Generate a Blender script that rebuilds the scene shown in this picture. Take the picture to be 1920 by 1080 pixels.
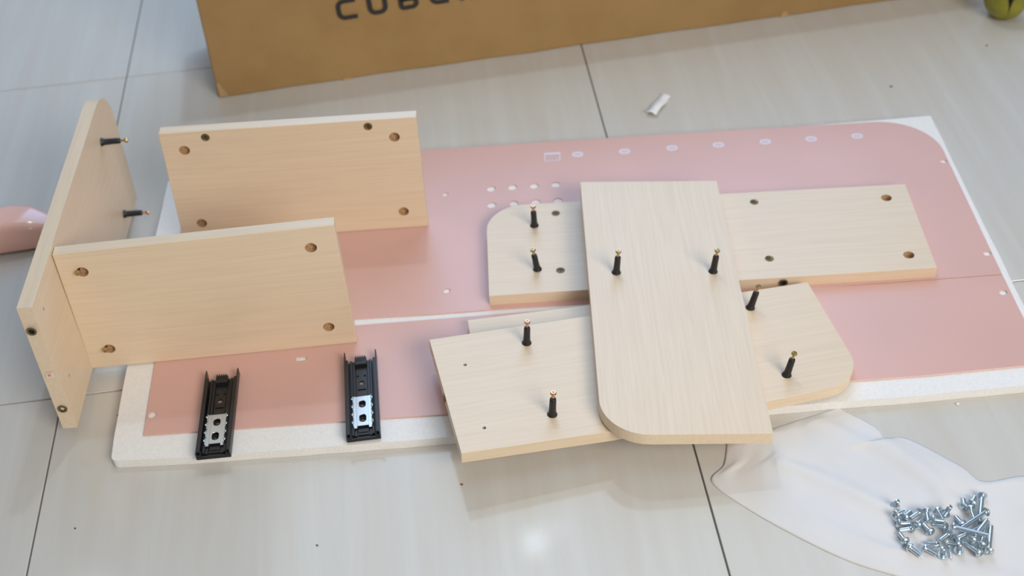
import bpy, bmesh, math, random
from mathutils import Vector, Matrix
random.seed(7)
for o in list(bpy.data.objects): bpy.data.objects.remove(o)
C = bpy.context.scene.collection
SC = bpy.context.scene
PI = math.pi
V = Vector

# ------------------------------------------------------------------ camera
F_PX, PITCH, ROLL, YAW, CAM_H = 2589.337, 0.714383, -0.083855, -0.050972, 1.264553
def cam_axes():
    cp, sp = math.cos(PITCH), math.sin(PITCH)
    fwd, right, up = V((0, cp, -sp)), V((1, 0, 0)), V((0, sp, cp))
    cr, sr = math.cos(ROLL), math.sin(ROLL)
    r2, u2 = right*cr + up*sr, up*cr - right*sr
    Z = Matrix.Rotation(YAW, 3, 'Z')
    return Z @ r2, Z @ u2, Z @ fwd
CR, CU, CF = cam_axes()
CO = V((0, 0, CAM_H))
cam = bpy.data.cameras.new('camera'); cam_o = bpy.data.objects.new('camera', cam); C.objects.link(cam_o)
cam_o.matrix_world = Matrix(((CR.x, CU.x, -CF.x, CO.x), (CR.y, CU.y, -CF.y, CO.y), (CR.z, CU.z, -CF.z, CO.z), (0, 0, 0, 1)))
cam.sensor_width = 36; cam.lens = F_PX*36/1920; cam.clip_start = .01; cam.clip_end = 50
cam.dof.use_dof = True; cam.dof.focus_distance = 1.58; cam.dof.aperture_fstop = 5.0
SC.camera = cam_o

# ------------------------------------------------------------------ light
SC.view_settings.view_transform = 'Standard'; SC.view_settings.look = 'None'
SC.view_settings.exposure = -0.14; SC.view_settings.gamma = 1; SC.view_settings.use_curve_mapping = False
world = bpy.data.worlds.new('room_ambient'); SC.world = world; world.use_nodes = True
bg = world.node_tree.nodes['Background']; bg.inputs[0].default_value = (1.0, .975, .95, 1); bg.inputs[1].default_value = .27
def area(name, loc, target, sx, sy, power, col, spread=180):
    l = bpy.data.lights.new(name, 'AREA'); l.shape = 'RECTANGLE'; l.size = sx; l.size_y = sy; l.energy = power; l.color = col; l.spread = math.radians(spread)
    o = bpy.data.objects.new(name, l); C.objects.link(o); o.location = loc
    o.rotation_euler = (V(target)-V(loc)).to_track_quat('-Z', 'Y').to_euler(); return o
area('window_light', (.65, 4.6, 2.1), (.55, 2.4, 1.0), 2.5, 2.4, 78, (.36, .60, 1.0))
area('room_lamp', (1.5, -1.25, 2.0), (.12, 1.3, 0), 1.8, 1.3, 17, (1.0, .93, .82), 70)
area('ceiling_panel', (.3, 3.2, 2.75), (.3, 3.15, 0), 2.2, 1.0, 15, (.70, .86, 1.0))
area('overhead_fill', (.4, 1.05, 2.1), (.38, 1.1, 0), 1.2, 1.2, 4.5, (.66, .83, 1.0))  # added cool fill, not a real fitting; set low so light falls off outward
def downlight(x, y, power, size=.10):
    l = bpy.data.lights.new('ceiling_downlight', 'AREA'); l.shape = 'DISK'; l.size = size; l.energy = power; l.color = (.70, .87, 1.0)
    o = bpy.data.objects.new('ceiling_downlight', l); C.objects.link(o); o.location = (x, y, 2.7)
downlight(.1, 2.7, 10); downlight(-.75, .75, 1); downlight(-1.4, 3.1, 1.5); downlight(.165, 3.16, .26, .07); downlight(.245, 3.21, .06, .07)

# ------------------------------------------------------------------ helpers
def ray(px, py):
    return (CR*((px-960)/F_PX) - CU*((py-540)/F_PX) + CF)
def on_plane(px, py, p0, n):          # the point of a plane seen at that pixel of the photograph
    d = ray(px, py); t = (p0-CO).dot(n)/d.dot(n); return CO + d*t
def at(px, py, z=0.0):
    return on_plane(px, py, V((0, 0, z)), V((0, 0, 1)))

def link(o, parent=None, loc=None):
    C.objects.link(o)
    if parent is not None: o.parent = parent
    if loc is not None: o.location = loc
    return o
def obj(name, bm, mat, parent=None, smooth=False):
    bmesh.ops.recalc_face_normals(bm, faces=bm.faces[:])
    me = bpy.data.meshes.new(name); bm.to_mesh(me); bm.free()
    for m in (mat if isinstance(mat, (list, tuple)) else [mat]): me.materials.append(m)
    if smooth:
        for p in me.polygons: p.use_smooth = True
    return link(bpy.data.objects.new(name, me), parent)
def smooth_by_angle(o, ang=40):
    me = o.data
    for p in me.polygons: p.use_smooth = True
    bm = bmesh.new(); bm.from_mesh(me)
    for e in bm.edges:
        if len(e.link_faces) == 2 and e.calc_face_angle(0) > math.radians(ang): e.smooth = False
    bm.to_mesh(me); bm.free(); return o
def tag(o, label, cat, group=None):
    o['label'] = label; o['category'] = cat
    if group: o['group'] = group
    return o
def empty(name, mat4, label, cat, group=None):
    o = bpy.data.objects.new(name, None); C.objects.link(o); o.matrix_world = mat4; o.empty_display_size = .02
    return tag(o, label, cat, group)
def frame(o, u, n):
    n = n.normalized(); u = (u - n*u.dot(n)).normalized(); v = n.cross(u)
    return Matrix(((u.x, v.x, n.x, o.x), (u.y, v.y, n.y, o.y), (u.z, v.z, n.z, o.z), (0, 0, 0, 1)))
def bevel(o, w, seg=2, ang=50):
    m = o.modifiers.new('bevel', 'BEVEL'); m.width = w; m.segments = seg; m.limit_method = 'ANGLE'; m.angle_limit = math.radians(ang); return o
def box(bm, x0, x1, y0, y1, z0, z1):
    vs = [bm.verts.new((x, y, z)) for z in (z0, z1) for (x, y) in ((x0, y0), (x1, y0), (x1, y1), (x0, y1))]
    for f in ((0, 3, 2, 1), (4, 5, 6, 7), (0, 1, 5, 4), (1, 2, 6, 5), (2, 3, 7, 6), (3, 0, 4, 7)): bm.faces.new([vs[i] for i in f])
def lathe(bm, prof, n=20, M=Matrix()):
    rings = []
    for r, z in prof:
        if r < 1e-7: rings.append([bm.verts.new(M @ V((0, 0, z)))])
        else: rings.append([bm.verts.new(M @ V((r*math.cos(2*PI*k/n), r*math.sin(2*PI*k/n), z))) for k in range(n)])
    for a, b in zip(rings, rings[1:]):
        for k in range(n):
            j = (k+1) % n
            if len(a) == 1 and len(b) == 1: continue
            if len(a) == 1: bm.faces.new((a[0], b[k], b[j]))
            elif len(b) == 1: bm.faces.new((a[k], a[j], b[0]))
            else: bm.faces.new((a[k], a[j], b[j], b[k]))
def circle(cx, cy, r, n=24): return [(cx+r*math.cos(2*PI*k/n), cy+r*math.sin(2*PI*k/n)) for k in range(n)]
def slot(cx, cy, L, w, ang=0, n=8):
    r = w/2; h = L/2-r; pts = []
    for k in range(n+1): a = -PI/2+PI*k/n; pts.append((h+r*math.cos(a), r*math.sin(a)))
    for k in range(n+1): a = PI/2+PI*k/n; pts.append((-h+r*math.cos(a), r*math.sin(a)))
    c, s = math.cos(ang), math.sin(ang)
    return [(cx+x*c-y*s, cy+x*s+y*c) for x, y in pts]
def fillet(pts, radii, n=14):
    out = []; N = len(pts)
    for i, p in enumerate(pts):
        r = radii.get(i, 0)
        if not r: out.append(tuple(p)); continue
        P, A, B = V(p), V(pts[i-1]), V(pts[(i+1) % N])
        a, b = (A-P).normalized(), (B-P).normalized()
        th = a.angle(b); d = r/math.tan(th/2); cen = P+(a+b).normalized()*(r/math.sin(th/2))
        s, e = P+a*d-cen, P+b*d-cen
        a0 = math.atan2(s.y, s.x); da = math.atan2(e.y, e.x)-a0
        while da > PI: da -= 2*PI
        while da < -PI: da += 2*PI
        for k in range(n+1): t = a0+da*k/n; out.append((cen.x+r*math.cos(t), cen.y+r*math.sin(t)))
    return out
def slab(bm, outline, t, blind=(), through=(), top=0.0):
    """flat plate: front face at z=top, back at top-t; loops of holes cut real openings"""
    def loop(pts, z):
        vs = [bm.verts.new((x, y, z)) for x, y in pts]
        return vs, [bm.edges.new((vs[i], vs[(i+1) % len(vs)])) for i in range(len(vs))]
    fo, fe = loop(outline, top); bo, be = loop(outline, top-t)
    E1, E2 = list(fe), list(be); walls = [(fo, bo)]
    for h in through:
        a, ae = loop(h, top); b, b_e = loop(h, top-t); E1 += ae; E2 += b_e; walls.append((a, b))
    for h in blind:
        a, ae = loop(h, top); E1 += ae
    bmesh.ops.triangle_fill(bm, use_beauty=True, use_dissolve=False, edges=E1)
    bmesh.ops.triangle_fill(bm, use_beauty=True, use_dissolve=False, edges=E2)
    for a, b in walls:
        for i in range(len(a)):
            j = (i+1) % len(a); bm.faces.new((a[i], a[j], b[j], b[i]))
def orient_slab(bm):
    bmesh.ops.recalc_face_normals(bm, faces=bm.faces[:])

# ------------------------------------------------------------------ materials
def mat(name, col, rough=.5, metal=0, spec=.5, **kw):
    m = bpy.data.materials.new(name); m.use_nodes = True; b = m.node_tree.nodes['Principled BSDF']
    b.inputs['Base Color'].default_value = (*col, 1); b.inputs['Roughness'].default_value = rough
    b.inputs['Metallic'].default_value = metal; b.inputs['Specular IOR Level'].default_value = spec
    for k, v in kw.items(): b.inputs[k.replace('_', ' ')].default_value = v
    return m
def noisy(m, stops, scale=(1, 1, 1), nscale=5, detail=4, rough=.55, coords='Object', bump=0, bump_dist=.001, dist=0):
    nt = m.node_tree; N = nt.nodes; L = nt.links; b = N['Principled BSDF']
    tc = N.new('ShaderNodeTexCoord'); mp = N.new('ShaderNodeMapping'); mp.inputs['Scale'].default_value = scale
    no = N.new('ShaderNodeTexNoise'); no.inputs['Scale'].default_value = nscale; no.inputs['Detail'].default_value = detail
    no.inputs['Roughness'].default_value = rough; no.inputs['Distortion'].default_value = dist
    cr = N.new('ShaderNodeValToRGB'); el = cr.color_ramp.elements
    while len(el) < len(stops): el.new(.5)
    for e, (p, c) in zip(el, stops): e.position = p; e.color = (*c, 1)
    L.new(tc.outputs[coords], mp.inputs[0]); L.new(mp.outputs[0], no.inputs['Vector']); L.new(no.outputs['Fac'], cr.inputs[0]); L.new(cr.outputs[0], b.inputs['Base Color'])
    if bump:
        bp = N.new('ShaderNodeBump'); bp.inputs['Strength'].default_value = bump; bp.inputs['Distance'].default_value = bump_dist
        L.new(no.outputs['Fac'], bp.inputs['Height']); L.new(bp.outputs[0], b.inputs['Normal'])
    return m
def mul(c, k): return tuple(x*k for x in c)
WOOD = (.745, .602, .442)
M_WOOD = noisy(mat('pale_wood_laminate', WOOD, .36, spec=.5), [(.28, mul(WOOD, .94)), (.5, WOOD), (.72, (.775, .635, .48))], (3.2, 95, 95), 2.2, 5, .55, dist=.35)
RAW = (.52, .33, .18)
M_RAW = noisy(mat('raw_chipboard', RAW, .85), [(.3, (.38, .22, .11)), (.55, RAW), (.75, (.66, .45, .27))], (1, 1, 1), 420, 2)
PINK = (.68, .415, .365)
M_PINK = noisy(mat('pink_coated_steel', PINK, .34, spec=.5), [(.35, mul(PINK, .98)), (.65, mul(PINK, 1.02))], (1, 1, 1), 6, 2)
M_PINKGLOSS = mat('pink_gloss_paint', (.93, .55, .46), .14, spec=.6)
M_FOAM = noisy(mat('white_bead_foam', (.83, .82, .81), .85, spec=.25), [(.3, (.79, .78, .77)), (.6, (.85, .84, .83))], (1, 1, 1), 330, 3, .6, bump=.35, bump_dist=.0012)
TILE = (.585, .57, .54)
M_TILE = noisy(mat('polished_cream_tile', TILE, .09, spec=.5), [(.30, (.575, .545, .50)), (.52, TILE), (.75, (.62, .61, .585))], (16, .8, 1), 2.2, 5, .6, dist=.5)
M_GROUT = mat('grey_grout', (.17, .155, .135), .9)
M_CARD = noisy(mat('brown_cardboard', (.36, .225, .095), .75, spec=.25), [(.30, (.32, .195, .078)), (.55, (.365, .23, .098)), (.8, (.38, .24, .105))], (1, 1, 1), 7, 6, .6)
M_CARDEDGE = mat('worn_cardboard', (.44, .29, .135), .85)
M_INK = mat('dark_print_ink', (.022, .021, .022), .6)
M_BLACK = mat('black_plastic', (.010, .011, .013), .45)
M_BLACKSTEEL = mat('black_coated_steel', (.010, .010, .012), .38, spec=.5)
M_ZINC = mat('bright_zinc', (.62, .72, .79), .28, 1)
M_GALV = mat('galvanised_steel', (.60, .66, .70), .34, 1)
M_BRASS = mat('yellow_zinc', (.56, .41, .20), .30, 1)
M_OLIVE = mat('dull_brass', (.27, .22, .115), .42, 1)
M_COPPER = mat('coppery_zinc', (.70, .40, .24), .28, 1)
M_PILOT = mat('grey_pilot_hole', (.42, .41, .40), .8)
M_DARK = mat('dark_recess', (.012, .011, .010), .8)
M_PRINT = mat('lilac_white_print', (.74, .67, .76), .5)
M_PRINTGREY = mat('faint_print', (.66, .50, .54), .5)
M_LIME = noisy(mat('lime_green_glaze', (.27, .25, .02), .42), [(.3, (.20, .20, .02)), (.6, (.30, .27, .025)), (.8, (.34, .29, .03))], (1, 1, 1), 45, 3)
M_SOIL = noisy(mat('dark_soil', (.03, .016, .012), .95), [(.3, (.012, .008, .006)), (.7, (.06, .028, .02))], (1, 1, 1), 300, 3)
M_PAPER = mat('white_tape', (.84, .84, .85), .6)
M_STICK = mat('white_sticker', (.80, .76, .72), .6)
M_RED = mat('red_print', (.62, .16, .10), .6)
M_CRUMB = mat('brown_crumb', (.22, .12, .05), .9)
M_FILM = noisy(mat('thin_white_foam_film', (.74, .73, .735), .42, spec=.35), [(.3, (.72, .71, .715)), (.7, (.77, .76, .765))], (1, 1, 1), 9, 3)
def film_alpha():
    nt = M_FILM.node_tree; N = nt.nodes; L = nt.links; b = N['Principled BSDF']; out = N['Material Output']
    tr = N.new('ShaderNodeBsdfTransparent'); mx = N.new('ShaderNodeMixShader'); mx.inputs[0].default_value = .05
    L.new(b.outputs[0], mx.inputs[1]); L.new(tr.outputs[0], mx.inputs[2]); L.new(mx.outputs[0], out.inputs['Surface'])
film_alpha()

# ------------------------------------------------------------------ floor of square tiles
def line(p, q): a, b = at(*p), at(*q); return a.xy, (b-a).xy
def tile_x(k, y):                      # joint lines running away from the camera
    (p1, d1), (p2, d2) = line((263, 15), (50, 1075)), line((1089, 82), (1368, 1078))
    x1 = p1.x+d1.x*(y-p1.y)/d1.y; x2 = p2.x+d2.x*(y-p2.y)/d2.y
    return x1+(x2-x1)*k
Y1, Y2 = at(0, 171).y, at(0, 759).y
hl1, hl2 = line((0, 171), (380, 124)), line((0, 759), (230, 734.5))
def tile_y(k, x):
    y1 = hl1[0].y+hl1[1].y/hl1[1].x*(x-hl1[0].x); y2 = hl2[0].y+hl2[1].y/hl2[1].x*(x-hl2[0].x)
    # keep the two joints parallel away from where they are seen
    s = .5*(hl1[1].y/hl1[1].x+hl2[1].y/hl2[1].x)
    y1 = hl1[0].y+s*(x-hl1[0].x); y2 = hl2[0].y+s*(x-hl2[0].x)
    return y2+(y1-y2)*k
def tile_corner(i, j):
    x = tile_x(i, 1.5)
    for _ in range(6): y = tile_y(j, x); x = tile_x(i, y)
    return V((x, y))
bm = bmesh.new(); box(bm, -3.2, 4.0, -.9, 5.2, -.04, -.0022)
floor = obj('floor', bm, M_GROUT); floor['kind'] = 'structure'
for i in range(-3, 4):
    for j in range(-2, 4):
        c = [tile_corner(i, j), tile_corner(i+1, j), tile_corner(i+1, j+1), tile_corner(i, j+1)]
        mid = sum(c, V((0, 0)))/4
        bm = bmesh.new(); g = .0011
        out = []
        for q in c:
            d = q-mid; out.append((d.x-math.copysign(g, d.x), d.y-math.copysign(g, d.y)))
        slab(bm, out, .010, top=0)
        t = obj('floor_tile', bm, M_TILE, floor); t.location = (mid.x, mid.y, 0)
        bevel(t, .0007, 1)

# ------------------------------------------------------------------ foam sheet and pink steel plates
ZF = .0135; ZP = ZF+.002
foam_px = [(208, 864), (360, 856.5), (760, 826.5), (1200, 786), (1600, 751), (1740, 740), (1990, 716), (1745, 217), (1400, 245), (335, 320), (315, 341), (292, 440), (238, 690), (214, 818)]
pts = [at(x, y, ZF).xy for x, y in foam_px]
org = at(208, 864, 0)
def ragged(pts, step=.03, amp=.0006):
    out = []; n = len(pts)
    for i in range(n):
        a, b = pts[i], pts[(i+1) % n]; m = max(1, int((b-a).length/step))
        for k in range(m):
            p = a.lerp(b, k/m)
            if k: p = p+V((random.uniform(-amp, amp), random.uniform(-amp, amp)))
            out.append(p)
    return out
bm = bmesh.new()
slab(bm, [(p[0]-org.x, p[1]-org.y) for p in fillet([tuple(p) for p in ragged(pts)], {0: .008})], ZF-.0004, top=ZF)
foam = obj('foam_sheet', bm, M_FOAM); foam.location = (org.x, org.y, 0); bevel(foam, .0022, 2, 60)
tag(foam, 'large white polystyrene foam sheet lying on the floor under the pink plates', 'foam sheet')

def flat_frame(px0, px1, z):
    o, q = at(*px0, z), at(*px1, z); return frame(o, q-o, V((0, 0, 1)))
def plate(name, fr, corners, radii, holes, label):
    inv = fr.inverted(); z = fr.translation.z; n = V((fr[0][2], fr[1][2], fr[2][2])); p0 = fr.translation
    loc = lambda x, y: (inv @ on_plane(x, y, p0, n)).xy
    e = empty(name, fr, label, 'panel')
    out = fillet([tuple(loc(*p)) for p in corners], radii, 24)
    hl = []
    for h in holes:
        c = loc(h[0], h[1])
        hl.append(circle(c.x, c.y, h[2], 20) if len(h) == 3 else slot(c.x, c.y, h[2], h[3], h[4]))
    bm = bmesh.new(); slab(bm, out, .0019, through=hl)
    p = obj('plate', bm, M_PINK, e); bevel(p, .0005, 1)
    return e, loc
fr = flat_frame((668, 597), (1878, 514), ZP)
upper, uloc = plate('desk_plate', fr, [(318, 622), (668, 597.5), (790, 590.2), (920, 580.4), (1200, 561.5), (1640, 530.6), (1879, 513.5), (1741, 222.5), (1250, 251.5), (793, 281.5), (352, 309)], {7: .088, 10: .05},
    [(921, 354, .0068), (961, 351, .0068), (1001.5, 348.5, .0068), (1042, 346, .0068), (922, 384.5, .0068), (963, 381.5, .0068), (1004, 378.5, .0068), (1046, 376, .0068),
     (835, 364, .0045), (838, 545, .0050), (1769, 302, .0048), (1851, 475, .0052)],
    'pink steel desk plate at the back with cable holes, printed marks and one rounded corner')
fr2 = flat_frame((268, 816), (1920, 686), ZP)
lower, lloc = plate('desk_plate', fr2, [(268, 816.5), (640, 790), (835, 777), (1600, 714.5), (1740, 704), (1920, 686), (1962, 682), (1880, 515), (1640, 532.2), (1000, 583), (790, 600), (668, 609.5), (296, 640)], {},
    [(1881, 548, .0052), (285.5, 778, .0052), (565, 672.5, .0145, .0070, 0)],
    'pink steel desk plate in front, under the black drawer slides')
# printed marks on the rear plate
def flat_poly(bm, pts, z):
    vs = [bm.verts.new((x, y, z)) for x, y in pts]; bm.faces.new(vs)
bm2 = bmesh.new()
tags = [(1083, 289.5), (1171, 284), (1260, 277.5), (1347, 271.5), (1435, 266), (1521, 260.5), (1607, 255)]
prev = None
for x, y in tags:
    c = uloc(x, y); L, W = .0180, .0140
    bm = bmesh.new()
    o1 = slot(c.x, c.y, L, W, 0, 7); o2 = slot(c.x, c.y, L*.60, W*.34, 0, 7)
    vo = [bm.verts.new((p[0], p[1], .00012)) for p in o1]; vi = [bm.verts.new((p[0], p[1], .00012)) for p in o2]
    for i in range(len(vo)): j = (i+1) % len(vo); bm.faces.new((vo[i], vo[j], vi[j], vi[i]))
    obj('printed_tag', bm, M_PRINT, upper)['label'] = 'pale lilac printed tag'
    flat_poly(bm2, slot(c.x, c.y, L*.6, W*.34, 0, 7), .00012)
    if prev is not None:
        d = (c-prev).normalized(); s, t = prev+d*.0095, c-d*.0095; w = V((-d.y, d.x))*.00035
        bm = bmesh.new(); flat_poly(bm, [tuple(s-w), tuple(t-w), tuple(t+w), tuple(s+w)], .0001); obj('printed_line', bm, M_PRINTGREY, upper)
        q = prev+d*.017+V((-d.y, d.x))*.005; w2 = V((-d.y, d.x))*.0007
        flat_poly(bm2, [tuple(q-w2-d*.006), tuple(q-w2+d*.006), tuple(q+w2+d*.006), tuple(q+w2-d*.006)], .0001)
    prev = c
c0 = uloc(1020, 287); c1 = uloc(1050, 285); c2 = uloc(1051, 301); c3 = uloc(1021, 303)
def cardpt(f, g): return tuple((c0.lerp(c1, f)).lerp(c3.lerp(c2, f), g))
def bar(bm, f0, f1, g0, g1, z=.00014): flat_poly(bm, [cardpt(f0, g0), cardpt(f0, g1), cardpt(f1, g1), cardpt(f1, g0)], z)
bm = bmesh.new()
ring = [[bm.verts.new((*cardpt(f, g), .00012)) for f, g in q] for q in (((0, 0), (1, 0), (1, 1), (0, 1)), ((.07, .24), (.93, .24), (.93, .93), (.07, .93)))]
for i in range(4): j = (i+1) % 4; bm.faces.new((ring[0][i], ring[0][j], ring[1][j], ring[1][i]))
obj('printed_card', bm, M_PRINT, upper)['label'] = 'printed card symbol with small lines'
for g in (.32, .5, .66, .8): bar(bm2, .12, .6 if g > .6 else .85, g, g+.09)
bar(bm2, .68, .86, .62, .86)
fl = obj('faint_lettering', bm2, M_PRINTGREY, upper); fl['label'] = 'faint printed lettering'; fl['kind'] = 'stuff'

# ------------------------------------------------------------------ hardware prototypes (mesh data shared)
def mesh_of(bm, mats, smooth=None, name='m'):
    bmesh.ops.recalc_face_normals(bm, faces=bm.faces[:])
    me = bpy.data.meshes.new(name); bm.to_mesh(me); bm.free()
    for m in mats: me.materials.append(m)
    o = bpy.data.objects.new('tmp', me)
    if smooth: smooth_by_angle(o, smooth)
    bpy.data.objects.remove(o); return me
bm = bmesh.new(); lathe(bm, [(0, -.004), (.0064, -.004), (.0063, .0006), (.0056, .0018), (.0046, .0045), (.0043, .012), (.0041, .024), (.0038, .0265), (.0028, .0272), (0, .0272)], 20); ME_SLEEVE = mesh_of(bm, [M_BLACK], 50, 'bolt_sleeve')
def pin_mesh(m):
    bm = bmesh.new(); lathe(bm, [(0, .02), (.0016, .02), (.0016, .0322), (.0024, .0328), (.0037, .0345), (.0039, .0358), (.0029, .0376), (.0013, .0377), (.001, .0368), (0, .0368)], 16); return mesh_of(bm, [m], 50, 'bolt_pin')
ME_PIN = {'brass': pin_mesh(M_BRASS), 'copper': pin_mesh(M_COPPER)}
bm = bmesh.new(); lathe(bm, [(.0061, -.0002), (.0060, .0005), (.0052, .0008), (.0036, .0002), (.0033, -.003), (0, -.003)], 22); ME_INSERT = mesh_of(bm, [M_OLIVE], 40, 'insert_ring')
def hexcup():
    bm = bmesh.new(); lathe(bm, [(.0034, .00025), (.0031, -.0015), (0, -.0015)], 6); return mesh_of(bm, [M_DARK], None, 'hex_recess')
ME_HEX = hexcup()
bm = bmesh.new(); lathe(bm, [(.0061, -.0002), (.0060, .0005), (.0052, .0008), (.0036, .0002), (.0034, -.0012), (.0022, -.0013), (.0020, -.0006), (0, -.0006)], 22); ME_FACEINSERT = mesh_of(bm, [M_OLIVE], 40, 'face_insert')
bm = bmesh.new(); box(bm, -.0018, .0018, -.0005, .0005, -.001, -.0004); box(bm, -.0005, .0005, -.0018, .0018, -.001, -.00045); ME_CROSS = mesh_of(bm, [M_DARK], None, 'cross_recess')
bm = bmesh.new(); lathe(bm, [(.0075, -.0002), (.0075, -.0085), (0, -.0085)], 24); ME_CUP = mesh_of(bm, [M_RAW], 40, 'cam_hole')
bm = bmesh.new(); lathe(bm, [(.0023, 0), (.0023, -.007), (0, -.007)], 14); ME_PILOT = mesh_of(bm, [M_PILOT], 40, 'pilot_hole')
def put(name, me, parent, x, y, z=0, R=None):
    o = link(bpy.data.objects.new(name, me), parent)
    o.matrix_local = Matrix.Translation((x, y, z)) @ (R or Matrix()); return o

BOARD_T = .0165
class Board:
    """one laminate board in its own frame: x along the grain, z out of the visible face"""
    def __init__(s, fr, parent=None, name=None, label=None, cat='board', group=None):
        s.fr = fr; s.inv = fr.inverted(); s.p0 = fr.translation.copy(); s.n = V((fr[0][2], fr[1][2], fr[2][2]))
        s.blind = []; s.todo = []
        if parent is None: s.root = empty(name, fr, label, cat, group)
        else: s.root = None; s.parent = parent
    def loc(s, x, y): return (s.inv @ on_plane(x, y, s.p0, s.n)).xy
    def cam_hole(s, x, y, tip=None): c = s.loc(x, y); s.blind.append(circle(c.x, c.y, .0075, 24)); s.todo.append(('cam', c, tip)); return s
    def pilot(s, x, y): c = s.loc(x, y); s.blind.append(circle(c.x, c.y, .0023, 14)); s.todo.append(('pilot', c, None)); return s
    def insert(s, x, y): c = s.loc(x, y); s.blind.append(circle(c.x, c.y, .0059, 22)); s.todo.append(('insert', c, None)); return s
    def bolt(s, x, y, kind='brass', lean=(0, 0)): c = s.loc(x, y); s.todo.append(('bolt', c, (kind, lean))); return s
    def build(s, corners, radii, part='board_panel', t=BOARD_T, extra=None):
        out = fillet([tuple(s.loc(*p)) for p in corners], radii, 18)
        if extra: out = extra(out)
        bm = bmesh.new(); slab(bm, out, t, blind=s.blind)
        if s.root is None:
            p = obj(part, bm, M_WOOD, s.parent); p.matrix_local = s.parent.matrix_world.inverted() @ s.fr; hold = p; 
        else:
            p = obj(part, bm, M_WOOD, s.root); hold = s.root
        bevel(p, .0008, 2); s.panel = p
        for kind, c, a in s.todo:
            if kind == 'cam':
                put('cam_hole', ME_CUP, hold, c.x, c.y)['label'] = 'round raw chipboard hole'
                if a: put('bolt_tip', ME_PIN['brass'], hold, c.x+a[0], c.y+a[1], -.0445 if len(a) < 3 else a[2], Matrix() if len(a) < 3 else Matrix())
            elif kind == 'pilot': put('pilot_hole', ME_PILOT, hold, c.x, c.y)
            elif kind == 'insert':
                r = put('threaded_insert', ME_FACEINSERT, hold, c.x, c.y); r['label'] = 'brass ring insert'; put('cross_recess', ME_CROSS, r, 0, 0)
            elif kind == 'bolt':
                k, (lx, ly) = a
                R = Matrix.Rotation(lx, 4, 'Y') @ Matrix.Rotation(-ly, 4, 'X')
                b = put('bolt_pin', ME_PIN[k], hold, c.x, c.y, 0, R); b['label'] = 'brass bolt pin with a ball head'
                if s.root is None: put('bolt_sleeve', ME_SLEEVE, hold, c.x, c.y, 0, R)['label'] = 'black plastic sleeve'
                else: link(bpy.data.objects.new('bolt_sleeve', ME_SLEEVE), b)['label'] = 'black plastic sleeve'
        return s
    def edge_insert(s, local, axis_out, parent=None, sub=True):
        """brass socket in a narrow edge; local = point on the edge face, axis_out = outward direction in board space"""
        hold = parent or s.root or s.panel
        q = V(axis_out).to_track_quat('Z', 'Y').to_matrix().to_4x4()
        o = link(bpy.data.objects.new('threaded_insert', ME_INSERT), hold); o.matrix_local = Matrix.Translation(local) @ q; o['label'] = 'brass socket in the board edge'
        h = link(bpy.data.objects.new('hex_recess', ME_HEX), hold if s.root is None else o)
        h.matrix_local = (Matrix.Translation(local) @ q) if s.root is None else Matrix()

# board with one rounded corner lying on the rear plate
T = BOARD_T
fr = flat_frame((917, 555), (1757, 502), ZP+T)
b = Board(fr, name='shelf_board', label='long pale wood board lying on the rear pink plate, passing under the crossing board')
b.insert(1042, 400).insert(1051, 507).insert(1414, 379).insert(1442.5, 485).cam_hole(1662, 371).cam_hole(1704, 478)
b.bolt(1002, 423, 'copper', (.0, -.05)).bolt(1007.5, 505, 'brass', (-.12, -.02))
b.build([(917, 555), (1757, 502), (1697, 345), (911, 387)], {3: .055})
c = b.loc(1470, 523.0); b.edge_insert((c.x, b.loc(1474, 521).y-.0005, -T*.5), (0, -1, 0))

# short board between the front plate and the tilted board
fr = flat_frame((876, 600), (1110, 571), ZP+T)
b4 = Board(fr, name='small_board', label='pale board mostly hidden beneath the tilted front board')
b4.build([(887, 668), (1128, 640), (1112, 571), (876, 600)], {})

# tilted board on top of it, one end on the plate
X_END = .488; SL = .0586
nrm = V((SL, 0, 1)).normalized(); p0 = V((X_END, 1.2, ZP+T/nrm.z))
oo, uu = on_plane(865, 850, p0, nrm), on_plane(1590, 722, p0, nrm)
fr = frame(oo, uu-oo, nrm)
b3 = Board(fr, name='side_board', label='pale board at the front, tilted, overhanging the foam edge, with two pilot holes')
b3.pilot(872, 684).pilot(908, 802)
b3.bolt(987.5, 643, 'copper', (0.02, 0)).bolt(1035.5, 777, 'copper', (.02, 0)).bolt(1407, 577, 'brass', (.20, 0)).bolt(1475, 703, 'brass', (.15, 0))
b3.build([(865, 850), (1150, 808.5), (1437, 753), (1624, 713), (1514, 529), (1107, 592), (805, 637)], {3: .052})
c = b3.loc(833, 738); b3.edge_insert((c.x-.0004, c.y, -T*.5), (-1, .1, 0))

# top board crossing both
n5 = V((SL, .012, 1)).normalized()
ztop3 = lambda x: ZP+T+SL*(X_END-x)
ref = at(1128, 700, .06); p5 = V((ref.x, 1.30, ztop3(ref.x)+T+.0010))
oo, uu = on_plane(1450, 812, p5, n5), on_plane(1343, 339, p5, n5)
fr = frame(oo, uu-oo, n5)
b5 = Board(fr, name='crossing_board', label='pale board on top of the stack, laid across the others, one rounded corner', )
b5.bolt(1155.5, 511, 'brass', (.0, -.04)).bolt(1337, 509, 'brass', (.0, -.07))
b5.build([(1450, 813), (1343.5, 339), (1088, 341), (1129, 816)], {3: .058})

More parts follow.
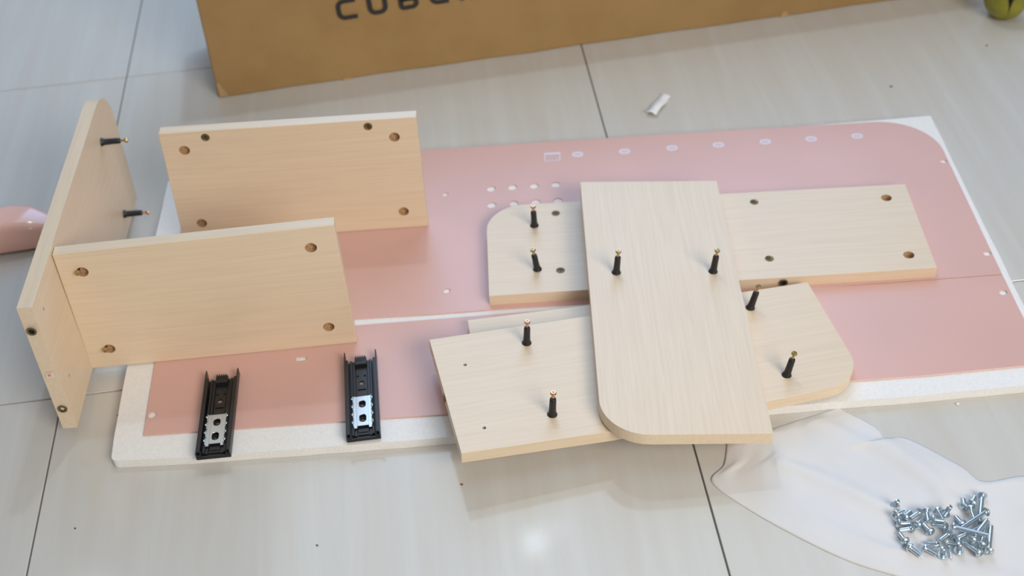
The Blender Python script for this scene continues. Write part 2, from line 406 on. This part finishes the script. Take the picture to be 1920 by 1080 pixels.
# ------------------------------------------------------------------ assembled pair of boards standing on edge
Z0 = ZP+.0004
a, q = at(173, 691, Z0), at(669.5, 642, Z0)
unit = empty('shelf_unit', Matrix.Translation(at(173, 691, Z0)), 'two pale boards joined in a corner, standing on edge at the left', 'shelf unit')
bpy.context.view_layer.update()
n = (q-a).cross(V((0, 0, 1))).normalized()
fs = frame(a, q-a, n)
sh = Board(fs, parent=unit)
sh.cam_hole(154.5, 510, (-.004, .0035, -.030)).cam_hole(205.5, 654, (-.004, .0035, -.030)).cam_hole(583, 464.5).cam_hole(616.5, 613)
sh.build([(173, 691), (669.5, 642), (625.8, 421.7), (97.5, 478)], {}, 'shelf_panel')
a, q = at(145, 801.5, Z0), at(257, 370, Z0)
n = (q-a).cross(V((0, 0, 1))).normalized()
fs = frame(a, q-a, n)
sp = Board(fs, parent=unit)
sp.pilot(82, 579.5).pilot(130, 704)
sp.bolt(190, 266.5, 'brass', (0, 0)).bolt(232.5, 401.5, 'copper', (0, 0))
sp.build([(145, 801.5), (257, 370), (195.5, 150), (59.5, 576)], {2: .062}, 'side_panel', t=.0185)
for px, py in ((60, 621.5), (118, 766.5)):
    # front end face of the panel: plane x=0 of the panel frame
    m = fs; e0 = m @ V((0, 0, 0)); ex = V((m[0][0], m[1][0], m[2][0]))
    P = sp.inv @ on_plane(px, py, e0, ex); h = sp.inv @ (m @ P)
    sp.edge_insert((-.0004, P.y, -.0092), (-1, 0, 0))
P = sp.inv @ on_plane(98, 703, fs.translation, V((fs[0][0], fs[1][0], fs[2][0])))
bm = bmesh.new(); vs = [bm.verts.new((-.0003, P.y+y, -.0085+z)) for y, z in ((-.0036, -.0042), (.0036, -.0042), (.0036, .0045), (-.0036, .0045))]; bm.faces.new(vs)
st = obj('sticker', bm, M_STICK, sp.panel); st['label'] = 'tiny white sticker with a red mark'
bm = bmesh.new()
for y0, y1, z0, z1 in ((-.0018, .0018, -.0022, -.0006), (-.0018, -.0006, -.0006, .0022), (.0004, .0018, -.0006, .0022)):
    vs = [bm.verts.new((-.0005, P.y+y, -.0085+z)) for y, z in ((y0, z0), (y1, z0), (y1, z1), (y0, z1))]; bm.faces.new(vs)
obj('sticker_print', bm, M_RED, sp.panel)

# ------------------------------------------------------------------ loose board standing behind
a, q = at(345, 455, Z0), at(803, 424, Z0)
n = (q-a).cross(V((0, 0, 1))).normalized()
fb = frame(a, q-a, n)
bb = Board(fb, name='standing_board', label='loose pale board standing on edge behind, two brass inserts near its top')
bb.insert(385, 257.5).insert(690, 237).cam_hole(346, 282).cam_hole(739.5, 257).cam_hole(378.5, 418.5).cam_hole(757, 396.5)
bb.build([(345, 455), (803, 424), (780, 219.5), (296.5, 251)], {})

# ------------------------------------------------------------------ drawer slides
def slide(px_fl, px_fr, px_bl, z, label):
    o, r, k = at(*px_fl, z), at(*px_fr, z), at(*px_bl, z+.011)
    W = (r-o).length; v = (k-o); v.z = 0
    fr = frame(o, (r-o)-v*((r-o).dot(v)/v.dot(v)), V((0, 0, 1)))
    L = v.length
    e = empty('drawer_slide', fr, label, 'drawer slide', 'pair of drawer slides')
    X = lambda f: W*f
    Y = lambda f: L*f
    H = .0115
    # outer channel: base with see-through openings, folded walls with inward lips
    bm = bmesh.new()
    slab(bm, [(0, 0), (W, 0), (W, Y(.93)), (0, Y(.93))], .0012, through=[circle(X(.5), Y(.66), .0034, 14), slot(X(.5), Y(.575), .011, .0022), circle(X(.5), Y(.40), .0025, 12), slot(X(.5), Y(.225), .006, .0055)], top=.0013)
    for s in (0, 1):
        x = lambda d: d if s == 0 else W-d
        x0, x1 = sorted((x(0), x(.0017))); box(bm, x0, x1, 0, L, .0001, H)
        x0, x1 = sorted((x(.0011), x(.0048))); box(bm, x0, x1, Y(.02), Y(.90), H-.0013, H)
        x0, x1 = sorted((x(.0040), x(.0052))); box(bm, x0, x1, Y(.02), Y(.90), H-.0038, H-.0002)
    box(bm, .0005, W-.0005, 0, .0022, .0013, .0048); box(bm, .0013, .0060, .0005, Y(.05), .0013, .0075); box(bm, W-.0060, W-.0013, .0005, Y(.05), .0013, .0075)
    bevel(obj('outer_channel', bm, M_BLACKSTEEL, e), .0004, 2)
    # middle rail, narrower, running most of the length
    bm = bmesh.new()
    for s in (0, 1):
        x = lambda d: d if s == 0 else W-d
        for d0, d1, z1 in ((.0070, .0100, .0062), (.0100, .0135, .0042)):
            x0, x1 = sorted((x(d0), x(d1))); box(bm, x0, x1, Y(.035), Y(.92), .0013, z1)
    bevel(obj('middle_rail', bm, M_BLACKSTEEL, e), .0005, 2)
    bm = bmesh.new()
    slab(bm, [(X(.335), Y(.05)), (X(.665), Y(.05)), (X(.665), Y(.88)), (X(.335), Y(.88))], .0014, through=[circle(X(.5), Y(.66), .0034, 14), slot(X(.5), Y(.575), .011, .0022), circle(X(.5), Y(.40), .0025, 12), slot(X(.5), Y(.225), .006, .0055)], top=.0030)
    box(bm, X(.36), X(.64), Y(.075), Y(.085), .0030, .0040); box(bm, X(.36), X(.64), Y(.19-.035), Y(.20-.035), .0030, .0036)
    box(bm, X(.36), X(.42), Y(.74), Y(.755), .003, .0045); box(bm, X(.58), X(.64), Y(.74), Y(.755), .003, .0045)
    bevel(obj('centre_rib', bm, M_BLACKSTEEL, e), .0004, 2)
    bm = bmesh.new(); box(bm, X(.32), X(.68), Y(.855), Y(.945), .0013, .0085)
    for k in range(5): box(bm, X(.34+.068*k), X(.375+.068*k), Y(.90), Y(.955), .0085, .0094)
    bevel(obj('end_stop', bm, M_BLACK, e), .0016, 3)
    # bright ball cage: raised plate with two slots, stepped flanges and balls
    y0, y1 = Y(.135), Y(.475)
    bm = bmesh.new()
    slab(bm, [(X(.33), y0), (X(.67), y0), (X(.67), y1), (X(.33), y1)], .0010, through=[slot(X(.5), y0+(y1-y0)*.73, .0125, .0088, PI/2), slot(X(.5), y0+(y1-y0)*.25, .0135, .0088, PI/2)], top=.0066)
    for s in (0, 1):
        x = lambda f: X(f) if s == 0 else W-X(f)
        x0, x1 = sorted((x(.325), x(.345))); box(bm, x0, x1, y0, y1, .0030, .0066)
        x0, x1 = sorted((x(.235), x(.33))); box(bm, x0, x1, y0-.004, y1, .0058, .0068)
        x0, x1 = sorted((x(.215), x(.24)))
        for k in range(4): f = (y1-y0+.004)/4; box(bm, x0, x1, y0-.004+f*k+.001, y0-.004+f*(k+1)-.0012, .0058, .0095)
    cage = bevel(obj('ball_cage', bm, M_GALV, e), .0003, 1); cage['label'] = 'bright steel ball cage with two slots'
    bb_ = bmesh.new(); bmesh.ops.create_uvsphere(bb_, u_segments=10, v_segments=6, radius=.0017); me = mesh_of(bb_, [M_ZINC], 60, 'steel_ball')
    for s in (.20, .80):
        for k in range(4): put('steel_ball', me, cage, X(s), y0+(y1-y0)*(.06+.27*k), .0095)
    return e
slide((369, 863.5), (433.5, 860), (386, 696), ZP+.0003, 'black drawer slide nearest the left foam corner')
slide((651, 830.5), (715, 825), (644.5, 662), ZP+.0003, 'black drawer slide nearest the centre boards')

# ------------------------------------------------------------------ cardboard carton
a, q = at(410, 183.5), at(1680, 0)
n = (q-a).cross(V((0, 0, 1))).normalized(); n = (n+V((0, 0, .05))).normalized()
fc = frame(a+V((0, 0, .0)), q-a, n)
LB, HB, DB = 1.34, .30, .19
carton = empty('carton', Matrix.Translation(a), 'long brown cardboard carton with dark lettering standing at the back', 'carton')
bpy.context.view_layer.update()
base = carton.matrix_world.inverted() @ fc
up = V((fc[0][1], fc[1][1], fc[2][1]))
bm = bmesh.new()
nseg = 30
random.seed(3)
rows = [0, .02, .1, .2, HB]
# slightly wavy lower edge as on a used box
def P(i, j, k):
    x = LB*i/nseg; y = rows[j]
    wob = .0012*math.sin(i*1.7)+.0008*math.sin(i*.6+1)
    return V((x, y, (-DB if k else 0)+(wob*(1-y/HB) if not k else 0)))
g = {}
for k in (0, 1):
    for i in range(nseg+1):
        for j in range(len(rows)): g[i, j, k] = bm.verts.new(P(i, j, k))
J = len(rows)-1
for i in range(nseg):
    for j in range(J):
        bm.faces.new((g[i, j, 0], g[i+1, j, 0], g[i+1, j+1, 0], g[i, j+1, 0])); bm.faces.new((g[i, j, 1], g[i, j+1, 1], g[i+1, j+1, 1], g[i+1, j, 1]))
    for j in (0, J): bm.faces.new((g[i, j, 0], g[i, j, 1], g[i+1, j, 1], g[i+1, j, 0]))
for i in (0, nseg):
    for j in range(J): bm.faces.new((g[i, j, 0], g[i, j+1, 0], g[i, j+1, 1], g[i, j, 1]))
cb = obj('carton_body', bm, M_CARD, carton); cb.matrix_local = base; bevel(cb, .003, 3, 60); smooth_by_angle(cb, 40)
# worn lower corner, tape ends and crease under the lower edge
cinv = fc.inverted()
cl = lambda x, y: (cinv @ on_plane(x, y, fc.translation, V((fc[0][2], fc[1][2], fc[2][2])))).xy
def patch(name, px, m, label=None, z=.0022):
    bm = bmesh.new(); slab(bm, [tuple(cl(*p)) for p in px], .0008, top=z)
    o = obj(name, bm, m, carton); o.matrix_local = base
    if label: o['label'] = label
patch('worn_corner', [(413, 181), (429, 179), (424, 172), (416, 163), (408, 152), (406, 158)], M_CARDEDGE, 'scuffed pale lower corner')
patch('torn_edge', [(640, 150.5), (662, 147), (660, 143.5), (645, 145)], M_CARDEDGE, 'small torn spot on the lower edge')
patch('torn_edge', [(1462, 31.5), (1478, 29), (1476, 20), (1466, 21)], M_CARDEDGE, 'small torn spot on the lower edge')
# rounded stroke lettering, printed
def stroke(bm, pts, w, z=.0024, cap=True):
    pts = [V(p) for p in pts]; L, R = [], []
    for i, p in enumerate(pts):
        d = ((pts[min(i+1, len(pts)-1)]-pts[max(i-1, 0)])).normalized(); nn = V((-d.y, d.x))*w/2
        L.append(bm.verts.new((*(p+nn), z))); R.append(bm.verts.new((*(p-nn), z)))
    for i in range(len(pts)-1): bm.faces.new((L[i], R[i], R[i+1], L[i+1]))
def arc(cx, cy, r, a0, a1, n=8): return [(cx+r*math.cos(math.radians(a0+(a1-a0)*k/n)), cy+r*math.sin(math.radians(a0+(a1-a0)*k/n))) for k in range(n+1)]
pC0 = cl(634.5, 38.5); pC1 = cl(671.5, 32)
LW = (pC1-pC0).length; LH = LW*1.12; SW = LW*.225; h = SW/2; rr = LW*.30
pE1 = cl(844, 3); adv = ((pE1-pC0).length-LW)/3; du = (pE1-pC0).normalized(); ang = math.atan2(du.y, du.x)
def glyph(kind):
    w, H = LW, LH; l, r_, b_, t_ = h, w-h, h, H-h
    if kind == 'C': return [[(w, t_), (l+rr, t_)]+arc(l+rr, t_-rr, rr, 90, 180)+arc(l+rr, b_+rr, rr, 180, 270)+[(w, b_)]]
    if kind == 'U': return [[(l, H), (l, b_+rr)]+arc(l+rr, b_+rr, rr, 180, 270)+arc(r_-rr, b_+rr, rr, 270, 360)+[(r_, H)]]
    if kind == 'B':
        m = H*.5; q = (m-b_)/2; rb = rr*.45
        return [arc(l+rb, b_+rb, rb, 180, 270)+arc(r_-q, b_+q, q, -90, 90)+[(l, m)], arc(l+.0008, t_-.0008, .0008, 180, 90, 3)+arc(r_-q*1.1, t_-q, q, 90, -90)+[(l, m)], [(l, t_), (l, b_+rb)]]
    if kind == 'E': return [[(w*.95, t_), (l+rr, t_)]+arc(l+rr, t_-rr, rr, 90, 180)+arc(l+rr, b_+rr, rr, 180, 270)+[(w*.95, b_)], [(l, H*.5), (w*.85, H*.5)]]
    if kind == 'A': return [[(0, 0), (w*.5, t_), (w, 0)], [(w*.2, H*.33), (w*.8, H*.33)]]
for idx, kind in enumerate('CUBEA'):
    bm = bmesh.new(); o2 = pC0+du*(adv*idx)
    ca, sa = math.cos(ang), math.sin(ang)
    for path in glyph(kind): stroke(bm, [(o2.x+x*ca-y*sa, o2.y+x*sa+y*ca) for x, y in path], SW)
    lt = obj('printed_letter', bm, M_INK, carton); lt.matrix_local = base; lt['label'] = 'printed dark letter '+kind

# ------------------------------------------------------------------ lime pot at the far right
pc = at(1880, 30)
pot = empty('plant_pot', Matrix.Translation((pc.x, pc.y, 0)), 'small rounded lime green pot with a notched rim, far right corner of the floor', 'pot')
bm = bmesh.new(); NA, NZ = 120, 14
ang0 = -PI/2-.22
def pot_r(z): 
    q = max(0, 1-z/.042); return .0385*math.sqrt(max(.12, 1-q*q*.88))-.05*max(0, z-.05)
vo = []
for k in range(NA):
    a = ang0+2*PI*k/NA; ph = (5*k/NA) % 1; w = abs(ph-.5)*2       # notch at ph=0
    top = .022+.050*(1-w**2.2)**.6
    col = []
    for j in range(NZ+1): z = top*j/NZ; r = pot_r(z)*(1-.03*w); col.append((r, a, z))
    vo.append(col)
out = [[bm.verts.new((r*math.cos(a), r*math.sin(a), z)) for r, a, z in col] for col in vo]
inn = [[bm.verts.new(((r-.003)*math.cos(a), (r-.003)*math.sin(a), max(z, .003))) for r, a, z in col] for col in vo]
for k in range(NA):
    j2 = (k+1) % NA
    for j in range(NZ): bm.faces.new((out[k][j], out[j2][j], out[j2][j+1], out[k][j+1])); bm.faces.new((inn[k][j], inn[k][j+1], inn[j2][j+1], inn[j2][j]))
    bm.faces.new((out[k][NZ], out[j2][NZ], inn[j2][NZ], inn[k][NZ]))
bm.faces.new([out[k][0] for k in range(NA)])
bm.faces.new([inn[k][0] for k in range(NA)])
obj('pot_wall', bm, M_LIME, pot, True)
bm = bmesh.new(); lathe(bm, [(0, .006), (.026, .010), (.031, .018), (.030, .021), (.020, .026), (0, .028)], 20); obj('soil', bm, M_SOIL, pot)

# ------------------------------------------------------------------ pink desk foot at the far left
bm = bmesh.new()
a, q = at(0, 477, .004), at(75, 466.5, .004)
ff = frame(V((a.x, a.y, 0)), V((q.x-a.x, q.y-a.y, 0)), V((0, 0, 1)))
foot = empty('pink_bar', ff, 'glossy pink metal bar with a tapered end on the floor at the left edge', 'metal bar')
Lx = .092; Dp = .062; Hh = .052
sec = []
for x, y0, y1, z1 in ((-.42, 0, Dp, Hh), (-.2, 0, Dp, Hh), (.025, 0, Dp, Hh), (.050, .001, Dp-.003, Hh-.004), (.072, .004, Dp-.012, Hh-.013), (.088, .010, Dp-.018, Hh-.024), (Lx, .016, Dp-.022, Hh-.034)):
    ch = min(.012, (z1-.004)*.4)
    pts2 = [(y0, .004), (y0, z1-ch), (y0+ch*.3, z1-ch*.3), (y0+ch, z1), (y1-ch, z1), (y1-ch*.3, z1-ch*.3), (y1, z1-ch), (y1, .004)]
    sec.append([bm.verts.new((x, y, z)) for y, z in pts2])
for s0, s1 in zip(sec, sec[1:]):
    for i in range(8): bm.faces.new((s0[i], s0[(i+1) % 8], s1[(i+1) % 8], s1[i]))
bm.faces.new(sec[0]); bm.faces.new(sec[-1][::-1])
ft = obj('bar_shell', bm, M_PINKGLOSS, foot, True); bevel(ft, .003, 3, 50)
bm = bmesh.new(); box(bm, -.40, .05, .008, Dp-.008, 0, .0045); obj('rubber_pad', bm, M_BLACK, foot)

# ------------------------------------------------------------------ scrap of white tape
a, q = at(1222, 216), at(1250, 175)
ft_ = frame(V((a.x, a.y, 0)), V((q.x-a.x, q.y-a.y, 0)), V((0, 0, 1)))
bm = bmesh.new(); Lt = (q-a).length; prev = None; prevb = None
for i in range(17):
    t = i/16; x = Lt*t-.004; z = .0045+.0035*math.sin(t*PI*1.5+.3)+(.003 if t < .1 else 0); wy = .0098-.0010*math.sin(t*9)
    tw = .0025*math.sin(t*4)
    r_ = [bm.verts.new((x, y, max(.0008, z+s+yy))) for y, yy, s in ((-wy, -.003+tw, 0), (0, .001, 0), (wy, -.002-tw, 0))]
    r_ += [bm.verts.new((x, y, max(.0002, z+s+yy-.001))) for y, yy, s in ((wy, -.002-tw, 0), (0, .001, 0), (-wy, -.003+tw, 0))]
    if prev:
        for k in range(6): bm.faces.new((prev[k], prev[(k+1) % 6], r_[(k+1) % 6], r_[k]))
    else: bm.faces.new(r_)
    prev = r_
bm.faces.new(prev[::-1])
tp = obj('tape_scrap', bm, M_PAPER, None, True); tp.matrix_world = ft_
tag(tp, 'crumpled scrap of white tape on the floor behind the pink plate', 'tape')

# ------------------------------------------------------------------ thin white wrapping film
secs = [((1362, 832), (1572, 765)), ((1356, 872), (1640, 800)), ((1334, 904), (1662, 823)), ((1400, 954), (1702, 823)), ((1500, 1010), (1800, 873)), ((1600, 1056), (1845, 903)), ((1720, 1092), (1925, 893)), ((1850, 1135), (2040, 905)), ((2010, 1190), (2200, 930))]
bm = bmesh.new(); NU, NW = 110, 60
from mathutils import noise
def cat(pts, t):
    n_ = len(pts)-1; i = min(int(t*n_), n_-1); f = t*n_-i
    p = [pts[max(i-1, 0)], pts[i], pts[i+1], pts[min(i+2, n_)]]
    return tuple(.5*((2*p[1][k])+(-p[0][k]+p[2][k])*f+(2*p[0][k]-5*p[1][k]+4*p[2][k]-p[3][k])*f*f+(-p[0][k]+3*p[1][k]-3*p[2][k]+p[3][k])*f**3) for k in (0, 1))
A = [s[0] for s in secs]; B = [s[1] for s in secs]
def ridge(d, w): return math.exp(-(d/w)**2)
grid = []
fo = at(1600, 920)
for i in range(NU+1):
    u = i/NU; pa, pb = at(*cat(A, u)), at(*cat(B, u)); row = []
    for j in range(NW+1):
        w = j/NW; p = pa.lerp(pb, w)
        z = .0020+.0014*noise.noise(V((u*3.2, w*7+u*3, 0)))+.0007*noise.noise(V((u*7, w*15+u*7, 3)))
        z += .0062*ridge(w-(.72+.14*math.sin(u*5)), .075)*(.25+.75*min(1, u*3))*min(1, max(0, (1.05-u)*2))
        z += .0042*ridge(w-(.36+.20*u), .06)*ridge(u-.42, .35)
        z += .0030*ridge(w-(.12+.10*u), .05)*ridge(u-.70, .22)
        z += .0022*ridge(w-.98, .05)*ridge(u-.55, .25)
        z += .002*ridge(u-.02, .05)*(1-w)
        pile = ridge(u-.77, .12)*ridge(w-.42, .30)
        z = z*(1-.75*min(1, pile*1.2))
        ed = min(1, min(w, 1-w)*14, u*30); z = .0007+(z-.0007)*ed
        row.append(bm.verts.new((p.x-fo.x, p.y-fo.y, max(.0006, z))))
    grid.append(row)
for i in range(NU):
    for j in range(NW): bm.faces.new((grid[i][j], grid[i+1][j], grid[i+1][j+1], grid[i][j+1]))
film = obj('wrapping_film', bm, M_FILM, None, True); film.location = (fo.x, fo.y, 0)
sm = film.modifiers.new('thickness', 'SOLIDIFY'); sm.thickness = .0004; sm.offset = -1
tag(film, 'thin crumpled white foam film on the floor under the pile of screws', 'film')

# ------------------------------------------------------------------ pile of screws
def head_mesh():
    bm = bmesh.new(); lathe(bm, [(0, .0001), (.0054, .0001), (.0057, -.0006), (.0053, -.0017), (.0038, -.0031), (.0021, -.0035), (.0019, -.0016), (0, -.0016)], 16); return mesh_of(bm, [M_ZINC], 35, 'screw_head')
def shank_mesh(L, r):
    bm = bmesh.new(); prof = [(0, 0), (r, 0), (r, .0015)]; z = .0015
    while z < L-.001: prof += [(r*.93, z+.0003), (r, z+.0006)]; z += .0009
    prof += [(r*.8, L), (0, L)]; lathe(bm, prof, 12); return mesh_of(bm, [M_ZINC], 50, 'screw_shank')
ME_HEAD = head_mesh(); ME_SH = {'short': shank_mesh(.0135, .0028), 'long': shank_mesh(.0385, .0028), 'mid': shank_mesh(.021, .0028)}
bm = bmesh.new(); lathe(bm, [(0, 0), (.0036, -.0002), (.0034, -.0010), (.0016, -.0018), (.0008, -.0008), (0, -.0008)], 12); ME_WHEAD = mesh_of(bm, [M_ZINC], 40, 'screw_head')
bm = bmesh.new(); prof = [(0, 0), (.0013, 0)]; z = .001
while z < .0125: r_ = .0019*(1-(z/.0145)**4); prof += [(r_*.62, z), (r_, z+.0005), (r_*.62, z+.0010)]; z += .0013
prof += [(0, .0145)]; lathe(bm, prof, 10); ME_WSH = mesh_of(bm, [M_ZINC], 50, 'screw_shank')
SCREWS = [  # kind, head xy, tip xy (in the photograph's pixels, offset 1640,880 and 5.4x), lift, up, label
 ('short', (203, 392), (232, 318), .000, 1, 'short zinc screw standing head-down at the top left end of the pile'),
 ('short', (216, 458), (315, 418), .004, 0, 'short zinc screw whose socket faces left, just below the upright one at the left end'),
 ('short', (302, 482), (372, 425), .000, 0, 'short zinc screw with a round socket head, second from the left in the upper row'),
 ('short', (452, 435), (355, 505), .003, 0, 'short zinc screw slanting down left, head at its upper right end, upper row'),
 ('short', (243, 546), (375, 547), .000, 0, 'short zinc screw lying level with its flat head at the left edge of the pile'),
 ('short', (430, 562), (490, 500), .000, 0, 'short zinc screw with washer-like head towards the viewer, middle of the left heap'),
 ('short', (525, 420), (545, 548), .003, 0, 'short zinc screw hanging nearly straight down from its head, centre of the upper row'),
 ('short', (560, 628), (482, 545), .000, 0, 'short zinc screw with its domed socket head lowest, centre of the left heap'),
 ('short', (372, 600), (245, 622), .000, 0, 'short zinc screw with its tip to the left, second from the left edge'),
 ('short', (306, 722), (240, 640), .000, 0, 'short zinc screw at the lower left, domed head towards the viewer'),
 ('short', (636, 415), (688, 512), .002, 0, 'short zinc screw slanting down right, left of the lone upright screw'),
 ('short', (588, 508), (722, 533), .005, 0, 'upper of two parallel short zinc screws in the middle of the pile'),
 ('short', (712, 582), (588, 556), .000, 0, 'lower of two parallel short zinc screws in the middle of the pile'),
 ('short', (713, 466), (768, 372), .000, 1, 'lone short zinc screw standing head-down at the top of the gap'),
 ('short', (362, 796), (470, 882), .000, 0, 'short zinc screw alone at the bottom left of the pile'),
 ('short', (512, 800), (630, 866), .000, 0, 'short zinc screw in the bottom row pointing at an upright screw'),
 ('short', (682, 885), (692, 798), .000, 1, 'short zinc screw standing head-down lowest in the bottom row'),
 ('short', (748, 655), (640, 738), .000, 0, 'short zinc screw slanting down left below the parallel pair'),
 ('wood', (618, 738), (490, 747), .000, 0, 'small threaded tapping screw lying level in the lower left part'),
 ('wood', (648, 768), (560, 795), .000, 0, 'small threaded tapping screw tilted under the level one'),
 ('short', (846, 840), (860, 755), .000, 1, 'short zinc screw standing head-down below the long screws'),
 ('wood', (738, 748), (815, 768), .000, 0, 'small tapping screw left of the upright screw below the long ones'),
 ('wood', (758, 800), (768, 890), .000, 0, 'small tapping screw pointing at the viewer between the two upright screws'),
 ('short', (882, 552), (818, 485), .000, 0, 'short zinc screw pointing up left beside the head of the topmost long screw'),
 ('short', (908, 378), (893, 285), .000, 0, 'short zinc screw at the far top of the right heap, tip away'),
 ('short', (985, 342), (1017, 280), .002, 0, 'short zinc screw tipped up beside the tall long screw'),
 ('short', (970, 397), (1002, 502), .005, 0, 'short zinc screw pointing down at the crossed long screws'),
 ('long', (1090, 268), (1060, 552), .000, 0, 'long zinc screw at the top right, head highest of all'),
 ('long', (1125, 432), (850, 622), .006, 0, 'long zinc screw slanting down left from a head at the right edge'),
 ('long', (800, 584), (1135, 682), .0115, 0, 'long zinc screw lying on top across the others, head at the left'),
 ('long', (832, 702), (1060, 590), .000, 0, 'long zinc screw at the bottom of the crossed heap, head lower left'),
 ('long', (985, 712), (1162, 490), .0055, 0, 'long zinc screw rising to the upper right, head under the crossing one'),
 ('long', (1078, 760), (1140, 540), .000, 0, 'long zinc screw second from the right edge, nearly straight'),
 ('long', (1156, 822), (1182, 545), .000, 0, 'long zinc screw at the right edge with socket head towards the viewer'),
 ('mid', (1056, 842), (925, 755), .000, 0, 'middle-length zinc screw at the bottom right, socket head to the right'),
 ('wood', (892, 738), (975, 775), .000, 0, 'small tapping screw touching the middle-length screw at the bottom right'),
]
for kind, hp, tp_, lift, upright, label in SCREWS:
    P = lambda q, z: at(1640+q[0]/5.4, 880+q[1]/5.4, z)
    zb = .0016
    if upright:
        base_ = P(hp, zb); L = .0135
        ax = V((0, 0, 1)); tipz = P(tp_, zb+.0035+L); hc = V((base_.x, base_.y, zb+.0037)); ax = (tipz-hc).normalized()
        if ax.z < .8: ax = V((ax.x*.5, ax.y*.5, .9)).normalized()
    else:
        hr = .0036 if kind == 'wood' else .0057; sr = .0019 if kind == 'wood' else .0028
        hc = P(hp, zb+hr+lift); tp3 = P(tp_, zb+sr+lift*.8); ax = (tp3-hc); ln = ax.length
        L = {'short': .0135, 'long': .0385, 'mid': .021, 'wood': .0145}[kind]
        flat = V((ax.x, ax.y, 0)).normalized(); drop = (hr-sr)/L*.9
        ax = (flat-V((0, 0, drop))).normalized()
    q = ax.to_track_quat('Z', 'X').to_matrix().to_4x4()
    e = empty('tapping_screw' if kind == 'wood' else 'machine_screw', Matrix.Translation(hc) @ q, label, 'screw', 'small tapping screws in the pile' if kind == 'wood' else 'zinc machine screws in the pile')
    put('screw_head', ME_WHEAD if kind == 'wood' else ME_HEAD, e, 0, 0); put('screw_shank', ME_WSH if kind == 'wood' else ME_SH[kind], e, 0, 0)

# ------------------------------------------------------------------ crumbs on the floor
for x, y, r_, m, lab in ((222, 780, .0016, M_CRUMB, 'brown crumb on the floor beside the left foam edge'), (866, 909, .0016, M_CRUMB, 'brown crumb on the floor in front of the tilted board'),
    (141, 991, .0010, M_DARK, 'dark speck on the floor at the bottom left'), (1671, 163, .0022, M_GROUT, 'grey speck on the floor behind the rounded plate corner'), (1850, 86, .0018, M_GROUT, 'grey speck on the floor below the lime pot'),
    (1795, 758.5, .0022, M_PAPER, 'white foam crumb on the floor in front of the foam sheet at the right'), (595, 1023, .0014, M_GROUT, 'faint grey speck on the floor at the bottom centre left'), (1281, 357, .0, M_PAPER, '')):
    if not lab: continue
    bm = bmesh.new(); bmesh.ops.create_icosphere(bm, subdivisions=1, radius=r_)
    for v in bm.verts: v.co = V((v.co.x*random.uniform(.9, 1.5), v.co.y*random.uniform(.7, 1.2), v.co.z*.6))
    o = obj('crumb', bm, m); p = at(x, y); o.location = (p.x, p.y, r_*.55); tag(o, lab, 'crumb', 'crumbs on the floor')
